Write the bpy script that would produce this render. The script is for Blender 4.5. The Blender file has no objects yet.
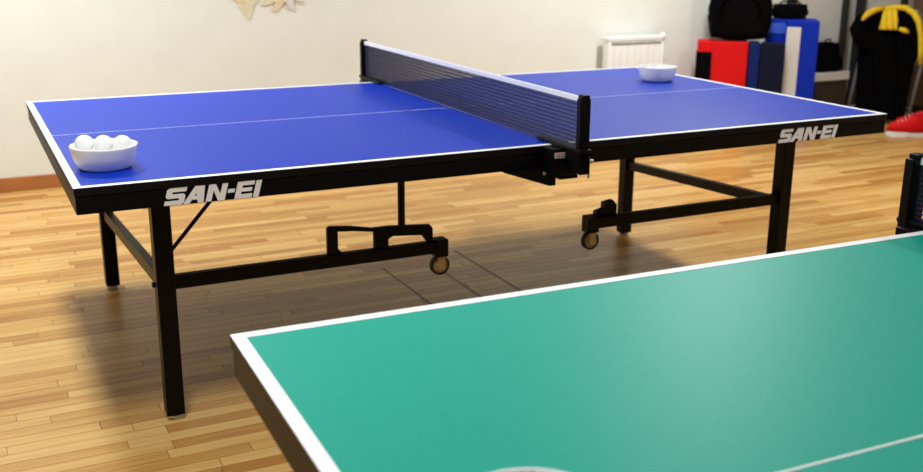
import bpy, bmesh, math, random
from mathutils import Vector, Matrix

random.seed(7)
scene = bpy.context.scene
C = scene.collection
pi = math.pi

# ------------------------------------------------------------------ camera
CAM = Vector((-0.2268, -2.6067, 1.3047)); YAW, PITCH, ROLL, FPX = 0.45666, 0.28062, 0.00583, 1030.4
fwd = Vector((math.sin(YAW)*math.cos(PITCH), math.cos(YAW)*math.cos(PITCH), -math.sin(PITCH)))
r0 = Vector((math.cos(YAW), -math.sin(YAW), 0)); u0 = r0.cross(fwd)
rgt = math.cos(ROLL)*r0 + math.sin(ROLL)*u0; upv = -math.sin(ROLL)*r0 + math.cos(ROLL)*u0
cd = bpy.data.cameras.new('camera'); cam = bpy.data.objects.new('camera', cd); C.objects.link(cam)
m = Matrix((rgt, upv, -fwd)).transposed().to_4x4(); m.translation = CAM; cam.matrix_world = m
cd.sensor_fit = 'HORIZONTAL'; cd.sensor_width = 36; cd.lens = FPX/923*36
cd.clip_start = 0.05
cd.dof.use_dof = True; cd.dof.focus_distance = 2.5; cd.dof.aperture_fstop = 4.0
scene.camera = cam

# ------------------------------------------------------------------ world, light, exposure
w = bpy.data.worlds.new('world'); scene.world = w; w.use_nodes = True
w.node_tree.nodes['Background'].inputs[0].default_value = (0.9, 0.95, 1, 1)
w.node_tree.nodes['Background'].inputs[1].default_value = 0.15
vs = scene.view_settings
vs.view_transform = 'Standard'; vs.look = 'None'; vs.gamma = 1; vs.use_curve_mapping = False
vs.exposure = 0.0
LAMP_POWER = 56
LAMPS = [(-0.12, 1.95, 1.25), (3.7, 1.95, 1.2), (-0.12, -0.8, .72), (3.7, -1.0, .72)]
CEIL = 2.8

# ------------------------------------------------------------------ materials
def srgb(r, g, b):
    f = lambda c: (c/255/12.92) if c/255 <= .04045 else ((c/255+.055)/1.055)**2.4
    return (f(r), f(g), f(b), 1)
MATS = {}
def mat(name, rgb, rough=.5, metal=0, spec=.5, var=0.06, scale=30, bump=0, coat=0, trans=0):
    if name in MATS: return MATS[name]
    M = bpy.data.materials.new(name); M.use_nodes = True; MATS[name] = M
    nt = M.node_tree; b = nt.nodes['Principled BSDF']
    b.inputs['Roughness'].default_value = rough; b.inputs['Metallic'].default_value = metal
    b.inputs['Specular IOR Level'].default_value = spec
    b.inputs['Coat Weight'].default_value = coat
    tc = nt.nodes.new('ShaderNodeTexCoord'); nz = nt.nodes.new('ShaderNodeTexNoise')
    nz.inputs['Scale'].default_value = scale; nz.inputs['Detail'].default_value = 4
    nt.links.new(tc.outputs['Object'], nz.inputs['Vector'])
    rp = nt.nodes.new('ShaderNodeValToRGB')
    c = srgb(*rgb)
    rp.color_ramp.elements[0].position = .3; rp.color_ramp.elements[1].position = .7
    rp.color_ramp.elements[0].color = [x*(1-var) for x in c[:3]]+[1]
    rp.color_ramp.elements[1].color = [min(1, x*(1+var)) for x in c[:3]]+[1]
    nt.links.new(nz.outputs['Fac'], rp.inputs['Fac']); nt.links.new(rp.outputs['Color'], b.inputs['Base Color'])
    if bump:
        bp = nt.nodes.new('ShaderNodeBump'); bp.inputs['Strength'].default_value = bump; bp.inputs['Distance'].default_value = .004
        nt.links.new(nz.outputs['Fac'], bp.inputs['Height']); nt.links.new(bp.outputs['Normal'], b.inputs['Normal'])
    return M

def wood_floor():
    M = bpy.data.materials.new('floor_wood'); M.use_nodes = True; nt = M.node_tree; b = nt.nodes['Principled BSDF']
    at = nt.nodes.new('ShaderNodeAttribute'); at.attribute_name = 'tone'
    ge = nt.nodes.new('ShaderNodeNewGeometry')
    mp = nt.nodes.new('ShaderNodeMapping'); mp.inputs['Scale'].default_value = (1.6, 34, 1)
    nt.links.new(ge.outputs['Position'], mp.inputs['Vector'])
    ad = nt.nodes.new('ShaderNodeVectorMath'); ad.operation = 'ADD'
    cm = nt.nodes.new('ShaderNodeCombineXYZ'); mu = nt.nodes.new('ShaderNodeMath'); mu.operation = 'MULTIPLY'; mu.inputs[1].default_value = 97
    nt.links.new(at.outputs['Fac'], mu.inputs[0]); nt.links.new(mu.outputs[0], cm.inputs['X']); nt.links.new(mu.outputs[0], cm.inputs['Z'])
    nt.links.new(mp.outputs['Vector'], ad.inputs[0]); nt.links.new(cm.outputs[0], ad.inputs[1])
    nz = nt.nodes.new('ShaderNodeTexNoise'); nz.inputs['Scale'].default_value = 1.7; nz.inputs['Detail'].default_value = 5; nz.inputs['Distortion'].default_value = .6
    nt.links.new(ad.outputs[0], nz.inputs['Vector'])
    mx = nt.nodes.new('ShaderNodeMath'); mx.operation = 'MULTIPLY_ADD'; mx.inputs[1].default_value = .55
    mt = nt.nodes.new('ShaderNodeMath'); mt.operation = 'MULTIPLY'; mt.inputs[1].default_value = .45
    nt.links.new(at.outputs['Fac'], mt.inputs[0]); nt.links.new(nz.outputs['Fac'], mx.inputs[0]); nt.links.new(mt.outputs[0], mx.inputs[2])
    rp = nt.nodes.new('ShaderNodeValToRGB'); e = rp.color_ramp.elements
    e[0].position = .22; e[0].color = srgb(166, 112, 50)
    e[1].position = .78; e[1].color = srgb(218, 177, 110)
    k = e.new(.48); k.color = srgb(196, 148, 79)
    nt.links.new(mx.outputs[0], rp.inputs['Fac']); nt.links.new(rp.outputs['Color'], b.inputs['Base Color'])
    b.inputs['Roughness'].default_value = .36; b.inputs['Specular IOR Level'].default_value = .2
    bp = nt.nodes.new('ShaderNodeBump'); bp.inputs['Strength'].default_value = .05; bp.inputs['Distance'].default_value = .002
    nt.links.new(nz.outputs['Fac'], bp.inputs['Height']); nt.links.new(bp.outputs['Normal'], b.inputs['Normal'])
    return M
WOOD = wood_floor()
M_wall = mat('wall_paint', (233, 235, 226), .75, var=.02, scale=6, bump=.03)
M_ceil = mat('ceiling_paint', (222, 222, 220), .8, var=.02, scale=8)
M_base = mat('baseboard_wood', (176, 112, 62), .4, var=.12, scale=12)
M_floorline = mat('dark_floor_line', (92, 62, 38), .6)
M_sub = mat('subfloor', (140, 96, 52), .6)
M_blue = mat('blue_playing_surface', (0, 50, 174), .42, spec=.13, var=.03, scale=60, bump=.02)
M_green = mat('green_playing_surface', (2, 154, 134), .46, spec=.22, var=.03, scale=60, bump=.02)
M_line = mat('white_line', (244, 244, 246), .5, var=.01)
M_linethin = mat('white_thin_line', (205, 212, 240), .5, var=.01)
M_black = mat('black_steel', (5, 5, 6), .42, spec=.15, var=.1, scale=18)
M_blackedge = mat('black_edge', (7, 7, 8), .5, spec=.2, var=.1, scale=18)
M_reflectedge = mat('floor_reflection_edge', (36, 26, 14), .5, spec=.2, var=.12, scale=18)  # brown of light reflected off the floor, put into the dark edge colour
M_print = mat('white_print', (238, 238, 240), .5, var=.01)
M_rubber = mat('rubber', (24, 23, 22), .6)
M_hub = mat('cream_wheel_hub', (172, 150, 104), .5)
M_silver = mat('silver_bolt', (200, 202, 205), .3, metal=.8, var=.03)
M_net = mat('net_thread', (26, 30, 62), .7, var=.1)
M_tape = mat('white_net_tape', (232, 236, 246), .6, var=.02, bump=.1, scale=200)
M_bowl = mat('white_plastic', (246, 246, 246), .35, var=.01)
M_ball = mat('ball_white', (250, 250, 248), .45, var=.01)
M_rad = mat('radiator_enamel', (240, 240, 236), .4, var=.02)
M_radgap = mat('radiator_dark_gap', (140, 134, 124), .7)
M_red = mat('red_fabric', (206, 10, 14), .6, spec=.2, var=.05)
M_blackfab = mat('black_fabric', (3, 3, 4), .85, spec=.06, var=.25, scale=25, bump=.5)
M_navy = mat('navy_vinyl', (8, 15, 38), .6, spec=.15, var=.1)
M_dkblue = mat('dark_blue_vinyl', (8, 30, 92), .6, spec=.15, var=.1)
M_royal = mat('royal_blue_vinyl', (6, 40, 160), .6, spec=.15, var=.06)
M_ltblue = mat('light_blue_vinyl', (52, 92, 205), .4, var=.06)
M_cream = mat('cream_stripe', (206, 200, 192), .6, var=.03)
M_grey = mat('grey_door_paint', (215, 214, 208), .5, var=.03, scale=4)
M_frame = mat('dark_door_frame', (30, 29, 27), .5)
M_bench = mat('bench_white_laminate', (205, 202, 194), .5, var=.03)
M_benchbr = mat('bench_brown', (52, 40, 30), .6, var=.1)
M_greymetal = mat('grey_metal_tube', (128, 130, 134), .4, metal=.3, var=.04)
M_yellow = mat('yellow_fabric', (236, 196, 6), .7, var=.1, scale=40, bump=.3)
M_sole = mat('white_sole', (226, 222, 218), .6, var=.03)
M_brownwood = mat('brown_wood', (120, 92, 70), .5, var=.12, scale=10)
M_leaf = mat('pale_olive_leaf', (224, 217, 186), .7, var=.06)
M_leaf2 = mat('pale_tan_leaf', (228, 210, 176), .7, var=.06)
M_leaf3 = mat('pale_lilac_leaf', (224, 216, 214), .7, var=.06)
M_lampbody = mat('lamp_housing', (235, 235, 235), .5)

# ------------------------------------------------------------------ helpers
def bx(bm, x0, x1, y0, y1, z0, z1, bev=0):
    r = bmesh.ops.create_cube(bm, size=1)
    for v in r['verts']:
        v.co = Vector(((x0+x1)/2 + v.co.x*(x1-x0), (y0+y1)/2 + v.co.y*(y1-y0), (z0+z1)/2 + v.co.z*(z1-z0)))
    if bev:
        es = list({e for v in r['verts'] for e in v.link_edges})
        bmesh.ops.bevel(bm, geom=es, offset=bev, segments=2, affect='EDGES', profile=.6)
def box(*a, **k):
    bm = bmesh.new(); bx(bm, *a, **k); return bm
def bar(bm, p, q, wx, wz):
    """rectangular bar from p to q; wx across, wz upright"""
    p, q = Vector(p), Vector(q); d = (q-p).normalized()
    up = Vector((0, 0, 1)) if abs(d.z) < .9 else Vector((0, 1, 0))
    s = d.cross(up).normalized(); t = s.cross(d).normalized()
    vs_ = [bm.verts.new(c + s*a*wx/2 + t*b*wz/2) for c in (p, q) for a, b in ((-1, -1), (1, -1), (1, 1), (-1, 1))]
    for f in ((3, 2, 1, 0), (4, 5, 6, 7), (0, 1, 5, 4), (1, 2, 6, 5), (2, 3, 7, 6), (3, 0, 4, 7)):
        bm.faces.new([vs_[i] for i in f])
def tube(bm, pts, r, seg=8, cap=True):
    pts = [Vector(p) for p in pts]; rings = []
    n = len(pts); rr = r if isinstance(r, (list, tuple)) else [r]*n
    prev = None
    for i, p in enumerate(pts):
        d = (pts[min(i+1, n-1)] - pts[max(i-1, 0)]).normalized()
        if prev is None:
            a = d.orthogonal().normalized()
        else:
            a = (prev - d*prev.dot(d)).normalized()
        prev = a; b = d.cross(a)
        rings.append([bm.verts.new(p + (a*math.cos(2*pi*k/seg) + b*math.sin(2*pi*k/seg))*rr[i]) for k in range(seg)])
    for i in range(n-1):
        for k in range(seg):
            bm.faces.new((rings[i][k], rings[i][(k+1) % seg], rings[i+1][(k+1) % seg], rings[i+1][k]))
    if cap:
        bm.faces.new(rings[0][::-1]); bm.faces.new(rings[-1])
def prism(bm, poly, axis, a, b):
    """extrude a 2-D polygon along an axis: 'y' -> poly in xz, 'z' -> poly in xy, 'x' -> poly in yz"""
    f = {'y': lambda u, v, t: (u, t, v), 'z': lambda u, v, t: (u, v, t), 'x': lambda u, v, t: (t, u, v)}[axis]
    A = [bm.verts.new(f(u, v, a)) for u, v in poly]; B = [bm.verts.new(f(u, v, b)) for u, v in poly]
    n = len(poly)
    bm.faces.new(A); bm.faces.new(B[::-1])
    for i in range(n): bm.faces.new((A[i], B[i], B[(i+1) % n], A[(i+1) % n]))
def lathe(bm, prof, seg=40):
    rings = []
    for r, z in prof:
        if r < 1e-6: rings.append([bm.verts.new((0, 0, z))])
        else: rings.append([bm.verts.new((r*math.cos(2*pi*k/seg), r*math.sin(2*pi*k/seg), z)) for k in range(seg)])
    for A, B in zip(rings, rings[1:]):
        for k in range(seg):
            k2 = (k+1) % seg
            if len(A) == 1: bm.faces.new((A[0], B[k2], B[k]))
            elif len(B) == 1: bm.faces.new((A[k], A[k2], B[0]))
            else: bm.faces.new((A[k], A[k2], B[k2], B[k]))
def obj(name, bm, material, parent=None, smooth=False, loc=None, rot=None):
    bmesh.ops.recalc_face_normals(bm, faces=bm.faces)
    me = bpy.data.meshes.new(name); bm.to_mesh(me); bm.free()
    me.materials.append(material)
    if smooth:
        for p in me.polygons: p.use_smooth = True
    o = bpy.data.objects.new(name, me); C.objects.link(o)
    if parent: o.parent = parent
    if loc: o.location = loc
    if rot: o.rotation_euler = rot
    return o
def tag(o, label, cat, group=None):
    o['label'] = label; o['category'] = cat
    if group: o['group'] = group
    return o
def thing(name, label, cat, loc=(0, 0, 0), rz=0, group=None):
    o = bpy.data.objects.new(name, None); C.objects.link(o); o.empty_display_size = .05
    o.location = loc; o.rotation_euler = (0, 0, rz)
    return tag(o, label, cat, group)
def struct(name, bm, material, label=None):
    o = obj(name, bm, material); o['kind'] = 'structure'
    if label: o['label'] = label
    return o

# ------------------------------------------------------------------ room
X0, X1, Y0, Y1 = -3.4, 7.4, -5.0, 3.246
floor = struct('floor', box(X0, X1, Y0, Y1, -.06, -.006), M_sub, 'yellow-brown strip wood floor under both tables')
struct('ceiling', box(X0, X1, Y0, Y1, CEIL, CEIL+.06), M_ceil, 'plain white ceiling above the tables')
struct('wall_back', box(X0-.1, X1+.1, Y1, Y1+.1, -.06, CEIL), M_wall, 'cream painted wall behind the blue table')
struct('wall_front', box(X0-.1, X1+.1, Y0-.1, Y0, -.06, CEIL), M_wall, 'cream painted wall behind the camera')
struct('wall_left', box(X0-.1, X0, Y0, Y1, -.06, CEIL), M_wall, 'cream painted wall at the left of the room')
struct('wall_right', box(X1, X1+.1, Y0, Y1, -.06, CEIL), M_wall, 'cream painted wall at the right of the room')
def base(name, a):
    x0, x1, y0, y1 = a
    bm = bmesh.new(); bx(bm, x0, x1, y0, y1, 0, .075, bev=.004)
    struct(name, bm, M_base, 'brown wooden baseboard along the wall')
base('baseboard_back', (X0, 5.2, Y1-.016, Y1))
base('baseboard_left', (X0, X0+.016, Y0, Y1-.016))
base('baseboard_right', (X1-.016, X1, Y0, Y1-.016))
base('baseboard_front', (X0+.016, X1-.016, Y0, Y0+.016))

# floor planks: the ~300 that show largest are parts, the rest one part
PW = .05
def project(x, y, z=0):
    d = Vector((x, y, z)) - CAM; t = d.dot(fwd)
    return (461.5 + FPX*d.dot(rgt)/t, 236 - FPX*d.dot(upv)/t, t) if t > .1 else (-999, -999, t)
planks = []
rows = int((Y1-Y0)/PW)+1
for r in range(rows):
    ya = Y1-(r+1)*PW; yb = Y1-r*PW
    if yb <= Y0: break
    ya = max(ya, Y0)
    x = X0 - random.random()*.5
    while x < X1:
        ln = random.uniform(.32, .85); a, b = max(x, X0), min(x+ln, X1)
        if b-a > .02: planks.append((a, b, ya, yb, random.random()))
        x += ln
def pview(p):
    cx, cy = (p[0]+p[1])/2, (p[2]+p[3])/2
    u, v, t = project(cx, cy)
    if not (-30 < u < 950 and 60 < v < 485): return 1e9
    if u > 232 and v > 335-.15*(u-230): return 1e9          # behind the green table
    return t
planks.sort(key=pview)
def plank_mesh(ps, name):
    bm = bmesh.new(); tones = []
    for a, b, y0, y1, t in ps:
        g = .0004
        lo = [bm.verts.new((x, y, -.012)) for x, y in ((a+g, y0+g), (b-g, y0+g), (b-g, y1-g), (a+g, y1-g))]
        e = .0009
        hi = [bm.verts.new((x, y, 0)) for x, y in ((a+e, y0+e), (b-e, y0+e), (b-e, y1-e), (a+e, y1-e))]
        bm.faces.new(hi); tones.append(t)
        for i in range(4):
            bm.faces.new((lo[i], lo[(i+1) % 4], hi[(i+1) % 4], hi[i])); tones.append(t)
    me = bpy.data.meshes.new(name); bm.to_mesh(me); bm.free()
    at = me.attributes.new('tone', 'FLOAT', 'FACE')
    at.data.foreach_set('value', tones)
    me.materials.append(WOOD)
    o = bpy.data.objects.new(name, me); C.objects.link(o); o.parent = floor
    return o
for p in planks[:300]: plank_mesh([p], 'plank')
pf = plank_mesh(planks[300:], 'plank_field'); pf['kind'] = 'stuff'
for x, y0, y1 in ((1.265, .2, 1.17), (1.47, .3, 1.02), (1.641, .2, 1.26)):  # three thin dark lines laid across the planks under the blue table
    obj('floor_line', box(x-.0035, x+.0035, y0, y1, -.004, .0012), M_floorline, floor)

# grey doors with dark frames in the back wall, at the right
def door(name, x0, x1, label):
    d = struct(name, box(x0+.05, x1-.05, Y1-.03, Y1-.002, .01, 2.02), M_grey, label)
    for a, b, z0, z1 in ((x0, x0+.05, 0, 2.07), (x1-.05, x1, 0, 2.07), (x0+.05, x1-.05, 2.02, 2.07)):
        obj('door_frame', box(a, b, Y1-.06, Y1-.001, z0, z1, bev=.004), M_frame, d)
    bm = bmesh.new()
    tube(bm, [(x1-.12, Y1-.03, 1.02), (x1-.12, Y1-.07, 1.02), (x1-.2, Y1-.07, 1.02)], .009)
    obj('door_handle', bm, M_silver, d)
    obj('door_panel', box(x0+.1, x1-.1, Y1-.036, Y1-.03, 1.1, 1.9, bev=.002), M_grey, d)
door('door_1', 5.27, 5.84, 'grey door with dark frame behind the blue panel box')
door('door_2', 5.96, 6.45, 'grey door with dark frame behind the draped chair')

# ------------------------------------------------------------------ ceiling lamps
for i, (x, y, k) in enumerate(LAMPS):
    side = ('left end of the blue table', 'right end of the blue table', 'left end of the green table', 'right end of the green table')[i]
    t = thing('ceiling_lamp', 'white ceiling light fitting over the ' + side, 'lamp', (x, y, CEIL), 0, 'ceiling lamps')
    obj('housing', box(-.18, .18, -.34, .34, -.05, 0, bev=.006), M_lampbody, t)
    M = bpy.data.materials.get('lamp_diffuser')
    if not M:
        M = bpy.data.materials.new('lamp_diffuser'); M.use_nodes = True
        b = M.node_tree.nodes['Principled BSDF']; b.inputs['Emission Color'].default_value = (.93, .975, 1, 1); b.inputs['Emission Strength'].default_value = 6
    obj('diffuser', box(-.155, .155, -.315, .315, -.06, -.05), M, t)
    ld = bpy.data.lights.new('lamp_light', 'AREA'); ld.shape = 'RECTANGLE'; ld.size = .3; ld.size_y = .62
    ld.energy = LAMP_POWER*k; ld.color = (.93, .975, 1)
    lo = bpy.data.objects.new('lamp_light', ld); C.objects.link(lo); lo.parent = t; lo.location = (0, 0, -.066)

# ------------------------------------------------------------------ lettering
def letter_polys(ch):
    if ch == 'S': return [[(0, 0), (1.05, 0), (1.2, .12), (1.2, .5), (1.08, .63), (.36, .63), (.36, .75), (1.2, .75), (1.2, 1), (.15, 1), (0, .88), (0, .5), (.12, .38), (.84, .38), (.84, .25), (0, .25)]], 1.2
    if ch == 'A': return [[(-.12, 0), (.26, 0), (.78, 1), (.4, 1)], [(.78, 1), (.4, 1), (.78, 0), (1.14, 0), (1.0, 1)], [(.2, .2), (.95, .2), (.9, .42), (.35, .42)]], 1.16
    if ch == 'N': return [[(0, 0), (.36, 0), (.36, 1), (0, 1)], [(.84, 0), (1.2, 0), (1.2, 1), (.84, 1)], [(.1, 1), (.42, 1), (1.1, 0), (.78, 0)]], 1.2
    if ch == '-': return [[(0, .4), (.42, .4), (.42, .62), (0, .62)]], .42
    if ch == 'E': return [[(0, 0), (.36, 0), (.36, 1), (0, 1)], [(.3, 0), (1.1, 0), (1.1, .24), (.3, .24)], [(.3, .39), (1.02, .39), (1.02, .61), (.3, .61)], [(.3, .76), (1.1, .76), (1.1, 1), (.3, 1)]], 1.1
    return [[(0, 0), (.36, 0), (.36, 1), (0, 1)]], .36
def lettering(parent, x, z, width, h, y):
    chars = 'SAN-EI'; gap = .1
    tot = sum(letter_polys(c)[1] for c in chars) + gap*5 + .3
    sx = width/tot
    for c in chars:
        polys, wd = letter_polys(c)
        bm = bmesh.new()
        for k, pl in enumerate(polys):
            pts = [(x + (u + .3*v)*sx, z + v*h) for u, v in pl]
            prism(bm, pts, 'y', y - .0012 - k*.0001, y + .0002)
        o = obj('letter', bm, M_print, parent); o['label'] = 'white italic letter ' + c if c != '-' else 'white hyphen'
        x += (wd + gap)*sx

# ------------------------------------------------------------------ tables
def caster(t, x, y, ztop, parent_name='caster'):
    c = obj(parent_name, box(x-.021, x+.021, y-.022, y+.022, ztop-.035, ztop+.02, bev=.003), M_black, t)
    for yy in (y-.015, y+.015):
        obj('fork', box(x-.012, x+.012, yy-.003, yy+.003, ztop-.075, ztop-.03), M_hub, c)
    bm = bmesh.new()
    prof = [(.026, -.01), (.031, -.008), (.031, .008), (.026, .01), (.026, -.01)]
    lathe(bm, prof, 24)
    bmesh.ops.rotate(bm, verts=bm.verts, matrix=Matrix.Rotation(pi/2, 3, 'X')); bmesh.ops.translate(bm, verts=bm.verts, vec=(x, y, ztop-.065))
    obj('tyre', bm, M_rubber, c, True)
    bm = bmesh.new()
    lathe(bm, [(0, -.007), (.026, -.007), (.026, .007), (0, .007)], 24)
    bmesh.ops.rotate(bm, verts=bm.verts, matrix=Matrix.Rotation(pi/2, 3, 'X')); bmesh.ops.translate(bm, verts=bm.verts, vec=(x, y, ztop-.065))
    obj('wheel_hub', bm, M_hub, c, True)

def make_table(name, label, loc, rz, L, W, H, msurf, medge, mapron, legs, text=None, line_w=.02, detail=True):
    """origin: floor under the near-left corner; x along the length, y across"""
    t = thing(name, label, 'table', loc, rz)
    TT = .021; G = .003
    for s, (a, b) in enumerate(((0, L/2-G), (L/2+G, L))):
        top = obj('table_top', box(a, b, 0, W, H-TT, H-.0012, bev=.0015), medge, t)
        obj('playing_surface', box(a+.0015, b-.0015, .0015, W-.0015, H-.0012, H), msurf, top)
        z0, z1 = H, H+.0006
        obj('side_line', box(a, b, 0, line_w, z0, z1), M_line, top)
        obj('side_line', box(a, b, W-line_w, W, z0, z1), M_line, top)
        if s == 0: obj('end_line', box(a, a+line_w, line_w, W-line_w, z0, z1), M_line, top)
        else: obj('end_line', box(b-line_w, b, line_w, W-line_w, z0, z1), M_line, top)
        obj('centre_line', box(a+(line_w if s == 0 else 0), b-(line_w if s else 0), W/2-.0018, W/2+.0018, z0, z1), M_linethin if text else M_line, top)
        # apron: four boards under this half
        i = .0025; zt = H-TT-.002; zb = H-.068
        ap = obj('apron', box(a+i, b-(i if s else .004), i, i+.022, zb, zt, bev=.0015), mapron, t)
        obj('apron_board', box(a+i, b-i, W-i-.022, W-i, zb, zt, bev=.0015), mapron, ap)
        obj('apron_board', box(a+i, a+i+.022, i+.022, W-i-.022, zb, zt, bev=.0015), mapron, ap)
        obj('apron_board', box(b-i-.022, b-i, i+.022, W-i-.022, zb, zt, bev=.0015), mapron, ap)
        obj('inner_rail', box(a+.03, b-.03, W/2-.02, W/2+.02, H-.055, H-TT-.001), M_black, t)
        if text: lettering(ap, text[s][0], text[s][1], text[s][2], text[s][3], i)
        # legs
        (xn, yn), (xf, yf) = legs[s]
        for (x, y) in legs[s]:
            lg = obj('leg', box(x-.025, x+.025, y-.025, y+.025, .014, H-TT-.001, bev=.004), M_black, t)
            bm = bmesh.new(); lathe(bm, [(0, 0), (.018, 0), (.02, .004), (.02, .01), (.008, .012), (.008, .02), (0, .02)], 16)
            bmesh.ops.translate(bm, verts=bm.verts, vec=(x, y, 0))
            obj('levelling_foot', bm, M_silver if detail else M_rubber, lg)
        d = 1 if s == 0 else -1
        zr = .40*H/.715
        xc = xn + d*.82
        for y, x in ((yn, xn), (yf, xf)):
            sr = obj('side_rail', box(min(x+d*.02, xc), max(x+d*.02, xc), y-.014, y+.014, zr-.019, zr+.019, bev=.003), M_black, t)
            if y == yn: caster(t, xc+d*.005, y, zr+.005)
        bm = bmesh.new(); xo = -.005 if s == 0 else -.07
        bar(bm, (xn+xo, yn+(.02 if s == 0 else .005), zr+.003), (xf, yf-.02, zr-.10 if s == 0 else zr-.07), .026, .036)
        obj('cross_rail', bm, M_black, t)
        obj('bolt', box(xn-.03*d-.004, xn-.03*d+.004, yn-.006, yn+.006, zr-.008, zr+.004), M_black, t)
        # strut from the leg up to the table underside
        if s == 0:
            bm = bmesh.new(); tube(bm, [(xn+d*.02, yn, zr+.085), (xn+d*.19, yn, H-TT-.02)], .0055); obj('brace_rod', bm, M_black, t)
        # folding lock on the near rail: loop lever, plate and upright rod
        y0, y1 = yn-.006, yn+.006
        if s == 0:
            X = lambda f: xn + f
            lv = bmesh.new()
            poly = [(X(.465), zr+.015), (X(.465), zr+.098), (X(.475), zr+.104), (X(.54), zr+.097), (X(.615), zr+.082), (X(.615), zr+.072),
                    (X(.54), zr+.083), (X(.497), zr+.086), (X(.497), zr+.035), (X(.51), zr+.02), (X(.51), zr+.015)]
            prism(lv, poly, 'y', y0, y1); obj('lock_lever', lv, M_black, t)
            lv = bmesh.new()
            prism(lv, [(X(.61), zr+.01), (X(.61), zr+.084), (X(.66), zr+.084), (X(.79), zr+.074), (X(.8), zr+.062), (X(.8), zr+.015), (X(.785), zr+.015), (X(.765), zr+.044), (X(.67), zr+.052), (X(.655), zr+.045), (X(.655), zr+.01)], 'y', y0, y1)
            obj('lock_plate', lv, M_black, t)
            bm = bmesh.new(); tube(bm, [(X(.7), yn, zr+.06), (X(.7), yn, H-TT-.005)], .0115); obj('lock_rod', bm, M_black, t)
        else:
            lv = bmesh.new()
            prism(lv, [(xc+.02, zr+.015), (xc+.02, zr+.035), (xc+.05, zr+.042), (xc+.05, zr+.062), (xc+.085, zr+.068), (xc+.1, zr+.05), (xc+.1, zr+.015)], 'y', y0+.01, y1+.02)
            obj('lock_lever', lv, M_black, t)
    return t

H1 = .715
make_table('ping_pong_table', 'blue ping-pong table with black legs and white lettering on its apron', (0, 0, 0), 0, 2.74, 1.525, H1,
           M_blue, M_blackedge, M_black,
           [((.222, .139), (.228, 1.377)), ((2.44, .17), (2.455, 1.16))],
           text=[(.212, .6485, .257, .0445), (2.243, .6485, .268, .0465)])
GTH = -.0231; GL, GW, GH = 3.07, 1.405, .70
gex = Vector((math.cos(GTH), math.sin(GTH), 0)); gey = Vector((-math.sin(GTH), math.cos(GTH), 0))
gloc = Vector((.117, -1.078, 0)) - gey*GW
make_table('ping_pong_table', 'green ping-pong table in the foreground with brown floor reflection painted into its dark edge', gloc, GTH, GL, GW, GH,
           M_green, M_reflectedge, M_reflectedge,
           [((.3, .2), (.3, GW-.2)), ((GL-.3, .2), (GL-.3, GW-.2))], line_w=.021)

# ------------------------------------------------------------------ nets
def make_net(name, label, loc, rz, W, H, over, nh, pw=.017):
    """origin on the floor below the net's near end at the table edge; y across the table"""
    t = thing(name, label, 'net', loc, rz)
    ya, yb = -over, W+over; zt = H+nh
    for s, y in ((-1, ya), (1, yb)):
        po = obj('post', box(-pw, pw, y-.012, y+.012, H-.05 if s < 0 else H-.01, zt-.004, bev=.004), M_black, t)
        obj('post_cap', box(-.012, .012, y-.014, y+.014, zt-.006, zt+.006, bev=.004), M_black, po)
        # clamp arm over the table edge
        yi = 0 if s < 0 else W
        lo_, hi_ = (y-.02, yi+.09) if s < 0 else (yi-.09, y+.02)
        arm = obj('clamp_arm', box(-.02, .02, lo_, hi_, H+.001, H+.012, bev=.003), M_black, t)
        bk0, bk1 = (-min(over-.01, .07), -.004) if s < 0 else (W+.004, W+min(over-.01, .07))
        obj('clamp_bracket', box(-.052, .03, bk0, bk1, H-.078, H+.0005, bev=.003), M_black, t)
        bp = bmesh.new(); yo = y-.012 if s < 0 else y+.012; yn_ = bk0+.002 if s < 0 else bk1-.002
        prism(bp, [(yo, H), (yn_, H), (yn_, H-.05), (yo, H-.062)], 'x', -.014, .02); obj('clamp_cheek', bp, M_black, t)
        jw0, jw1 = (bk0, .05) if s < 0 else (W-.05, bk1)
        obj('clamp_jaw', box(-.028, .034, jw0, jw1, H-.092, H-.079, bev=.003), M_black, t)
        bm = bmesh.new(); yy = y-.006 if s < 0 else y+.006
        tube(bm, [(.0205, yy, H-.075), (.0205, yy, H-.012)], .0035); obj('clamp_screw', bm, M_silver, t)
        bm = bmesh.new(); lathe(bm, [(0, 0), (.009, 0), (.009, .009), (0, .009)], 10); bmesh.ops.translate(bm, verts=bm.verts, vec=(.026, yy, H-.03))
        obj('clamp_knob', bm, M_silver, t)
    # netting
    bm = bmesh.new(); ys, ye = ya+.012, yb-.012
    n = 13; z0 = H+.004; z1 = zt-.014
    for i in range(n):
        z = z0+(z1-z0)*i/(n-1)
        bx(bm, -.0009, .0009, ys, ye, z-.0016, z+.0016)
    k = int((ye-ys)/.006)
    for i in range(k+1):
        y = ys+(ye-ys)*i/k
        bx(bm, -.0008, .0008, y-.0007, y+.0007, z0, z1)
    obj('netting', bm, M_net, t)
    bm = bmesh.new(); bx(bm, -.0035, .0035, ys-.004, ye+.004, zt-.017, zt-.001, bev=.002); obj('net_tape', bm, M_tape, t)
    return t
net = make_net('table_net', 'dark blue net with white tape clamped across the blue table', (1.371, 0, 0), -.0135, 1.525, H1, .142, .162)
# sticker on the near bracket
bm = bmesh.new(); bx(bm, -.048, -.004, -.0715, -.0701, H1-.026, H1-.01)
st = obj('sticker', bm, M_print, net)
for k, (a, b, z) in enumerate(((-.046, -.006, H1-.0145), (-.044, -.01, H1-.0215))):
    x = a
    while x < b-.004:
        o = obj('sticker_print', box(x, x+.0035, -.0721, -.0715, z-.002, z+.002), (M_red if k == 0 and x < -.026 else M_navy), st); x += .0055
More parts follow.
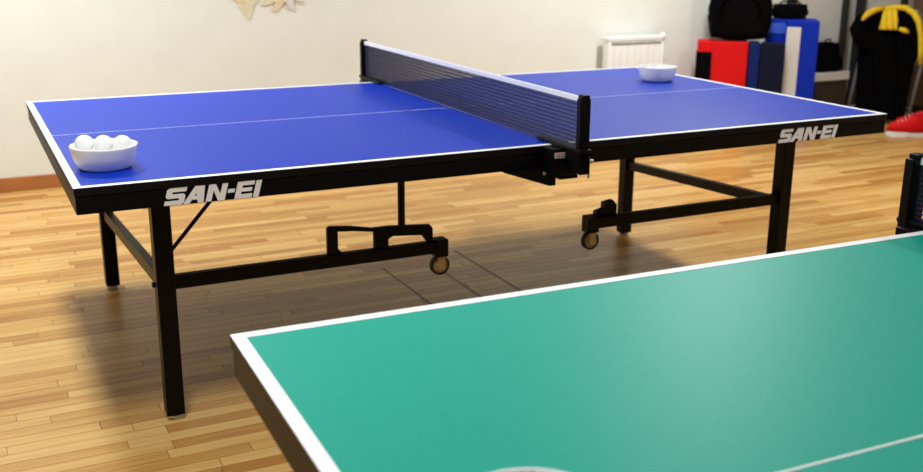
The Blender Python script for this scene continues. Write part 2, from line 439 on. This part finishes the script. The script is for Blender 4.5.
# support wedge under the left half at the net, with a bolt
bm = bmesh.new(); prism(bm, [(-.19, H1-.066), (-.014, H1-.066), (-.014, H1-.12), (-.035, H1-.12)], 'y', -.022, .03); obj('support_wedge', bm, M_black, net)
bm = bmesh.new(); lathe(bm, [(0, 0), (.006, 0), (.005, .004), (0, .005)], 12); bmesh.ops.rotate(bm, verts=bm.verts, matrix=Matrix.Rotation(pi/2, 3, 'X')); bmesh.ops.translate(bm, verts=bm.verts, vec=(-.054, -.02, H1-.08))
obj('bolt', bm, M_silver, net)
gn = gloc + gex*(GL/2)
make_net('table_net', 'black net post and net clamped to the green table at the right edge', (gn.x, gn.y, 0), GTH, GW, GH, .062, .152, .025)

# ------------------------------------------------------------------ bowls and balls
def bowl_mesh(R=.083, h=.062):
    bm = bmesh.new()
    lathe(bm, [(0, 0), (R*.72, 0), (R*.8, .006), (R*.93, h*.5), (R*.99, h*.92), (R, h), (R-.004, h), (R*.95, h*.88), (R*.88, h*.5), (R*.74, .008), (0, .006)], 48)
    return bm
def make_bowl(label, x, y, z, sx=1, sy=1):
    o = obj('bowl', bowl_mesh(), M_bowl, None, True, (x, y, z)); o.scale = (sx, sy, 1)
    return tag(o, label, 'bowl', 'white ball bowls')
bb = bmesh.new(); bmesh.ops.create_uvsphere(bb, u_segments=20, v_segments=14, radius=.025)
ball0 = obj('ball', bb, M_ball, None, True); first = [True]
def ball(x, y, z, label, group):
    if first[0]: o = ball0; first[0] = False
    else: o = ball0.copy(); C.objects.link(o)
    o.location = (x, y, z); tag(o, label, 'ball', group)
VX, VY = r0.x, r0.y     # horizontal direction across the view
BX, BY = .106, .222
make_bowl('white bowl heaped with balls on the left corner of the blue table', BX, BY, H1+.0006, 1.045, 1.045)
for k, nm in ((-1, 'left'), (0, 'middle'), (1, 'right')):
    ball(BX+VX*k*.0505, BY+VY*k*.0505, H1+.062, 'white ball at the %s of the three topping the bowl on blue' % nm, 'balls in the left bowl')
for k, nm in ((1, 'behind'),):
    ball(BX-VY*k*.043, BY+VX*k*.043, H1+.0345, 'white ball sunk low in the left bowl %s its three top balls' % nm, 'balls in the left bowl')
B2X, B2Y = 2.53, 1.075
make_bowl('white bowl at the far right of the blue table in front of the radiator', B2X, B2Y, H1+.0006)
for k in range(4):
    a = k*pi/2+.7
    ball(B2X+.036*math.cos(a), B2Y+.036*math.sin(a), H1+.0345, 'white ball inside the far bowl on the blue table', 'balls in the far bowl')
g3 = gloc + gex*.139 + gey*(GW-.666-.079)
make_bowl('white bowl on the green table, cut off by the bottom picture edge', g3.x, g3.y, GH+.0006)

# ------------------------------------------------------------------ radiator and wall decoration
t = thing('radiator', 'white ribbed radiator on the cream wall behind the blue table', 'radiator', (3.655, 3.15, 0))
for k in range(8):
    x = .025+k*.054
    bm = bmesh.new(); bx(bm, x-.0262, x+.0262, -.035, .035, .12, .655, bev=.006); obj('rib', bm, M_rad, t, True)
for z in (.15, .625):
    bm = bmesh.new(); tube(bm, [(0, 0, z), (.43, 0, z)], .02); obj('header_pipe', bm, M_rad, t, True)
obj('top_grille', box(-.005, .44, -.03, .06, .66, .688, bev=.006), M_rad, t)
obj('grille_slot', box(.02, .42, -.037, -.02, .638, .652), M_radgap, t)
bm = bmesh.new(); lathe(bm, [(0, 0), (.016, 0), (.018, .02), (.012, .045), (0, .045)], 12); bmesh.ops.translate(bm, verts=bm.verts, vec=(.455, 0, .66)); obj('valve', bm, M_rad, t, True)
bm = bmesh.new(); tube(bm, [(.455, 0, .68), (.455, 0, .12), (.455, .06, .1)], .009); obj('pipe', bm, M_rad, t, True)
obj('wall_bracket', box(.2, .3, .03, .095, .5, .53), M_rad, t)
obj('wall_bracket', box(.2, .3, .03, .095, .2, .23), M_rad, t)

t = thing('wall_sticker', 'pale leafy wall sticker at the top of the cream wall', 'wall sticker', (1.43, 3.245, .89))
def leaf(cx, cz, ln, wd, ang, mt):
    bm = bmesh.new(); pts = []; k0 = len(t.children)*.0012
    for k in range(12):
        a = 2*pi*k/12; u = ln/2*math.cos(a); v = wd/2*math.sin(a)*(1-.35*math.cos(a))
        pts.append((cx+u*math.cos(ang)-v*math.sin(ang), cz+u*math.sin(ang)+v*math.cos(ang)))
    prism(bm, pts, 'y', -.002-k0, -.001); obj('leaf', bm, mt, t)
for a in ((-.16, .05, .13, .05, -1.2, M_leaf), (-.12, .04, .15, .05, -1.7, M_leaf), (-.18, .09, .1, .05, -.6, M_leaf2), (-.08, .1, .13, .05, -2, M_leaf), (.0, .08, .12, .05, -2.6, M_leaf), (.05, .06, .12, .045, -2.2, M_leaf2),
          (.11, .07, .12, .05, -1.2, M_leaf3), (.15, .1, .12, .05, -.8, M_leaf3), (.08, .12, .12, .05, -1.5, M_leaf), (-.1, .18, .16, .06, -1.4, M_leaf2), (.06, .2, .16, .06, -1.7, M_leaf)):
    leaf(*a)

# ------------------------------------------------------------------ equipment heap at the right
RZ = math.radians(-38)
d = Vector((math.cos(RZ), math.sin(RZ), 0)); n = Vector((-math.sin(RZ), math.cos(RZ), 0))
A = Vector((4.291, 3.0, 0))
t = thing('storage_box', 'red storage box with a black corner panel under the black bag', 'box', A, RZ)
obj('body', box(0, .33, 0, .17, 0, .655, bev=.008), M_red, t)
obj('black_panel', box(-.006, .097, -.006, .06, .01, .584, bev=.003), M_blackfab, t)
obj('lid_seam', box(.1, .325, -.002, 0, .6, .604), M_red, t)
def crumpled(bm, cx, cy, z0, sx, sy, sz, seed, amp=.012, pw=.35):
    rnd = random.Random(seed)
    r = bmesh.ops.create_cube(bm, size=2)
    bmesh.ops.subdivide_edges(bm, edges=list({e for v in r['verts'] for e in v.link_edges}), cuts=7, use_grid_fill=True)
    for v in bm.verts:
        c = v.co; l = c.length
        s = max(abs(c.x), abs(c.y), abs(c.z))/max(l, 1e-6)
        c *= (s**pw)
        ph = 7*c.x+5*c.z+3*c.y+seed
        k = amp*(math.sin(ph)+.6*math.sin(2.3*ph+c.z*4)) + rnd.uniform(-amp, amp)*.35
        v.co = Vector((cx+c.x*sx/2*(1+k*4), cy+c.y*sy/2*(1+k*4), z0+(c.z+1)*sz/2*(1+k)))
t = thing('holdall_bag', 'large black holdall bag lying on the red box', 'bag', A+Vector((0, 0, .657)), RZ)
bm = bmesh.new(); crumpled(bm, .265, .1, 0, .41, .2, .40, 3, .008, .28); obj('bag_body', bm, M_blackfab, t, True)
bm = bmesh.new(); tube(bm, [(.13, .0, .16), (.14, -.015, .26), (.2, -.01, .33), (.3, -.01, .335), (.38, -.015, .26), (.39, .0, .16)], .009); obj('bag_strap', bm, M_blackfab, t, True)
bm = bmesh.new(); tube(bm, [(.12, .1, .402), (.41, .1, .402)], .005); obj('zip', bm, M_rubber, t)
t = thing('gym_mat', 'dark blue folded mat standing right of the red box', 'mat', A+d*.337+Vector((0, 0, 0)), RZ, 'folded gym mats')
for k in range(2): obj('mat_panel', box(.0, .072, .085*k, .085*k+.08, 0, .652, bev=.012), M_dkblue, t)
t = thing('gym_mat', 'near-black navy folded mat in front of the blue panel box', 'mat', A+d*.414, RZ, 'folded gym mats')
for k in range(2): obj('mat_panel', box(.0, .156, .046*k, .046*k+.043, 0, .652, bev=.01), M_navy, t)
t = thing('panel_box', 'royal blue panel box with a cream vertical stripe', 'box', A+d*.455+n*.19, RZ)
bm = bmesh.new(); bx(bm, .0, .33, 0, .16, 0, .795, bev=.008); obj('body', bm, M_royal, t)
obj('side_face', box(.123, .33, -.09, 0, 0, .79, bev=.006), M_royal, t)
obj('stripe', box(.122, .212, -.096, -.0895, .02, .752, bev=.002), M_cream, t)
obj('light_band', box(.0, .122, -.006, 0, .70, .77, bev=.002), M_ltblue, t)
t = thing('pouch', 'small black pouch lying on the royal blue panel box', 'bag', A+d*.475+n*.19+Vector((0, 0, .796)), RZ)
bm = bmesh.new(); crumpled(bm, .125, .075, 0, .235, .12, .1, 9, .01, .3); obj('pouch_body', bm, M_blackfab, t, True)
bm = bmesh.new(); tube(bm, [(.04, .03, .09), (.07, .02, .118), (.16, .02, .12), (.2, .03, .09)], .006); obj('pouch_strap', bm, M_blackfab, t, True)

Bc = Vector((5.56, 3.06, 0))
t = thing('bench', 'low bench with a white top between the blue box and chair', 'bench', Bc, 0)
obj('bench_top', box(-.16, .2, -.02, .12, .315, .375, bev=.005), M_bench, t)
obj('bench_body', box(-.14, .2, .0, .11, .03, .315), M_benchbr, t)
for x in (-.12, .18):
    obj('foot', box(x-.02, x+.02, .02, .09, 0, .03), M_frame, t)
obj('drawer_front', box(-.12, .02, -.008, 0, .08, .28, bev=.003), M_benchbr, t)
t = thing('backpack', 'black backpack resting on the white bench top', 'bag', Bc+Vector((0, 0, .376)), 0)
bm = bmesh.new(); crumpled(bm, -.02, .05, 0, .25, .12, .22, 5, .01, .3); obj('bag_body', bm, M_blackfab, t, True)
bm = bmesh.new(); crumpled(bm, .1, .04, 0, .1, .1, .11, 6, .012, .6); obj('side_pocket', bm, M_blackfab, t, True)
bm = bmesh.new(); tube(bm, [(-.04, .03, .21), (-.03, .02, .238), (.01, .02, .238), (.02, .03, .21)], .006); obj('bag_handle', bm, M_blackfab, t, True)
t = thing('wardrobe', 'brown wooden wardrobe at the far right behind the chair', 'cabinet', (6.56, 2.98, 0))
obj('body', box(0, .7, 0, .25, .06, 1.9, bev=.004), M_brownwood, t)
obj('plinth', box(.02, .68, .02, .25, 0, .06), M_benchbr, t)
for k in range(2):
    dr = obj('cabinet_door', box(.01+k*.345, .335+k*.345, -.018, 0, .08, 1.88, bev=.003), M_brownwood, t)
    obj('handle', box(.31+k*.05, .32+k*.05, -.035, -.018, .9, 1.05), M_silver, dr)

# ------------------------------------------------------------------ chair, jacket, shoes
Bh = Vector((5.85, 2.97, 0))
t = thing('folding_chair', 'grey metal folding chair under a black and yellow jacket', 'chair', Bh, RZ)
bm = bmesh.new(); tube(bm, [(-.115, -.01, 0.0), (-.06, .0, .45), (-.02, .03, .8)], .0125, 10); obj('back_leg', bm, M_greymetal, t, True)
bm = bmesh.new(); tube(bm, [(.32, -.01, 0.0), (.375, .0, .45), (.33, .03, .8)], .0125, 10); obj('back_leg', bm, M_greymetal, t, True)
bm = bmesh.new(); tube(bm, [(-.07, .29, 0.0), (-.05, .15, .3), (-.04, .04, .52)], .0115, 10); obj('front_leg', bm, M_greymetal, t, True)
bm = bmesh.new(); tube(bm, [(.3, .29, 0.0), (.3, .15, .3), (.31, .04, .52)], .0115, 10); obj('front_leg', bm, M_greymetal, t, True)
bm = bmesh.new(); tube(bm, [(-.02, .03, .8), (0, .03, .82), (.31, .03, .82), (.33, .03, .8)], .0125, 10); obj('top_rail', bm, M_greymetal, t, True)
obj('backrest', box(0, .31, .02, .035, .6, .8, bev=.005), M_blackfab, t)
obj('seat', box(-.04, .33, .05, .3, .41, .44, bev=.01), M_blackfab, t)
bm = bmesh.new(); tube(bm, [(-.1, -.008, .12), (.335, -.008, .12)], .008); obj('stretcher', bm, M_greymetal, t, True)
for x, y in ((-.115, -.01), (.32, -.01), (-.07, .29), (.3, .29)):
    bm = bmesh.new(); lathe(bm, [(0, 0), (.018, 0), (.018, .02), (.014, .03), (0, .03)], 12); bmesh.ops.translate(bm, verts=bm.verts, vec=(x, y, 0)); obj('rubber_foot', bm, M_rubber, t)

j = thing('jacket', 'black jacket with yellow trim draped over the chair back', 'jacket', Bh, RZ)
def cloth(z0, z1, x0f, x1f, yf, nx=26, nz=34, th=.018):
    bm = bmesh.new(); F = []; K = []
    for i in range(nz+1):
        f = i/nz; z = z0+(z1-z0)*f; rowF = []; rowK = []
        for k in range(nx+1):
            g = k/nx; x = x0f(f)+(x1f(f)-x0f(f))*g
            y = yf(f, g)+.012*math.sin(g*17+f*2.3)*(1-.6*f)+.006*math.sin(g*31+f*9)
            e = math.sin(pi*g)**.5 if 0 < g < 1 else 0
            rowF.append(bm.verts.new((x, y-th*e, z))); rowK.append(bm.verts.new((x, y+th*e+.002, z)))
        F.append(rowF); K.append(rowK)
    for i in range(nz):
        for k in range(nx):
            bm.faces.new((F[i][k], F[i][k+1], F[i+1][k+1], F[i+1][k])); bm.faces.new((K[i][k], K[i+1][k], K[i+1][k+1], K[i][k+1]))
    for k in range(nx):
        bm.faces.new((F[0][k], K[0][k], K[0][k+1], F[0][k+1])); bm.faces.new((F[nz][k], F[nz][k+1], K[nz][k+1], K[nz][k]))
    for i in range(nz):
        bm.faces.new((F[i][0], F[i+1][0], K[i+1][0], K[i][0])); bm.faces.new((F[i][nx], K[i][nx], K[i+1][nx], F[i+1][nx]))
    return bm
obj('jacket_body', cloth(.03, .825, lambda f: -.055-.035*math.sin(pi*f**1.6)+.02*f, lambda f: .29+.035*math.sin(pi*f**1.4)-.01*f, lambda f, g: -.045+.02*f), M_blackfab, j, True)
obj('jacket_inside', cloth(.45, .825, lambda f: -.05+.03*f, lambda f: .32-.02*f, lambda f, g: .075-.02*f), M_blackfab, j, True)
bm = bmesh.new(); tube(bm, [(-.03, -.05, .8), (-.085, -.07, .755), (-.105, -.075, .69), (-.085, -.07, .63), (-.05, -.06, .57), (-.01, -.05, .5)], [.03, .05, .058, .052, .04, .02], 12); obj('sleeve', bm, M_blackfab, j, True)
bm = bmesh.new(); tube(bm, [(.28, -.05, .78), (.3, -.06, .7), (.305, -.06, .6), (.3, -.055, .5), (.28, -.05, .42)], [.03, .036, .035, .03, .02], 12); obj('sleeve', bm, M_blackfab, j, True)
bm = bmesh.new(); tube(bm, [(-.09, -.11, .755), (-.055, -.1, .80), (0, -.07, .83), (.06, -.05, .845)], [.012, .022, .022, .016], 10); obj('yellow_trim', bm, M_yellow, j, True)
bm = bmesh.new(); tube(bm, [(.06, -.04, .838), (.14, -.04, .85), (.21, -.05, .845), (.265, -.085, .81), (.30, -.1, .75), (.325, -.1, .66), (.34, -.1, .55), (.345, -.095, .45)], [.014, .018, .022, .024, .02, .019, .019, .016], 10); obj('yellow_trim', bm, M_yellow, j, True)
obj('yellow_panel', cloth(.69, .835, lambda f: .04+.02*f, lambda f: .165-.01*f, lambda f, g: -.085+.035*f*f, 12, 10, .01), M_yellow, j, True)
bm = bmesh.new(); tube(bm, [(.175, -.08, .7), (.21, -.085, .69), (.245, -.08, .675)], [.012, .02, .012], 10); obj('yellow_badge', bm, M_yellow, j, True)

def shoe(loc, rz, label):
    t = thing('shoe', label, 'shoe', loc, rz, 'red shoes by the chair')
    def outline(k, grow=0):
        pts = []
        for i in range(28):
            a = 2*pi*i/28; c, s = math.cos(a), math.sin(a)
            wd = .047-.006*c if c < 0 else .041
            wd = .05 if -.9 < c < -.3 else wd
            pts.append((.15*c*(1+grow), wd*s*(1+grow)))
        return pts
    bm = bmesh.new(); prism(bm, outline(0), 'z', 0, .035)
    es = [e for e in bm.edges if abs(e.verts[0].co.z-e.verts[1].co.z) < 1e-6]
    bmesh.ops.bevel(bm, geom=es, offset=.006, segments=2, affect='EDGES'); obj('sole', bm, M_sole, t)
    # upper: stacked outlines; toe toward -x
    bm = bmesh.new(); rings = []
    for z, f0, f1, wsc in ((.033, -.142, .142, .95), (.07, -.142, .142, .98), (.092, -.125, .14, .88), (.11, -.06, .138, .76), (.135, .0, .137, .66), (.148, .02, .135, .6)):
        ring = []
        for i in range(28):
            a = 2*pi*i/28; c, s = math.cos(a), math.sin(a)
            ring.append(bm.verts.new(((f0+f1)/2+(f1-f0)/2*c, .047*wsc*s, z)))
        rings.append(ring)
    for P, Q in zip(rings, rings[1:]):
        for i in range(28): bm.faces.new((P[i], P[(i+1) % 28], Q[(i+1) % 28], Q[i]))
    bm.faces.new(rings[0][::-1]); obj('upper', bm, M_red, t, True)
    bm = bmesh.new(); bx(bm, .03, .125, -.02, .02, .06, .144, bev=.006); obj('lining', bm, M_blackfab, t)
    for k in range(4):
        x = -.075+k*.025
        bm = bmesh.new(); tube(bm, [(x, -.022, .098+k*.009), (x, 0, .106+k*.009), (x, .022, .098+k*.009)], .003, 6); obj('lace', bm, M_sole, t)
shoe((5.69, 2.40, 0), math.radians(-30), 'red shoe with white sole, nearest the blue table corner')
shoe((5.90, 2.52, 0), math.radians(-36), 'red shoe with white sole tucked behind the front shoe')
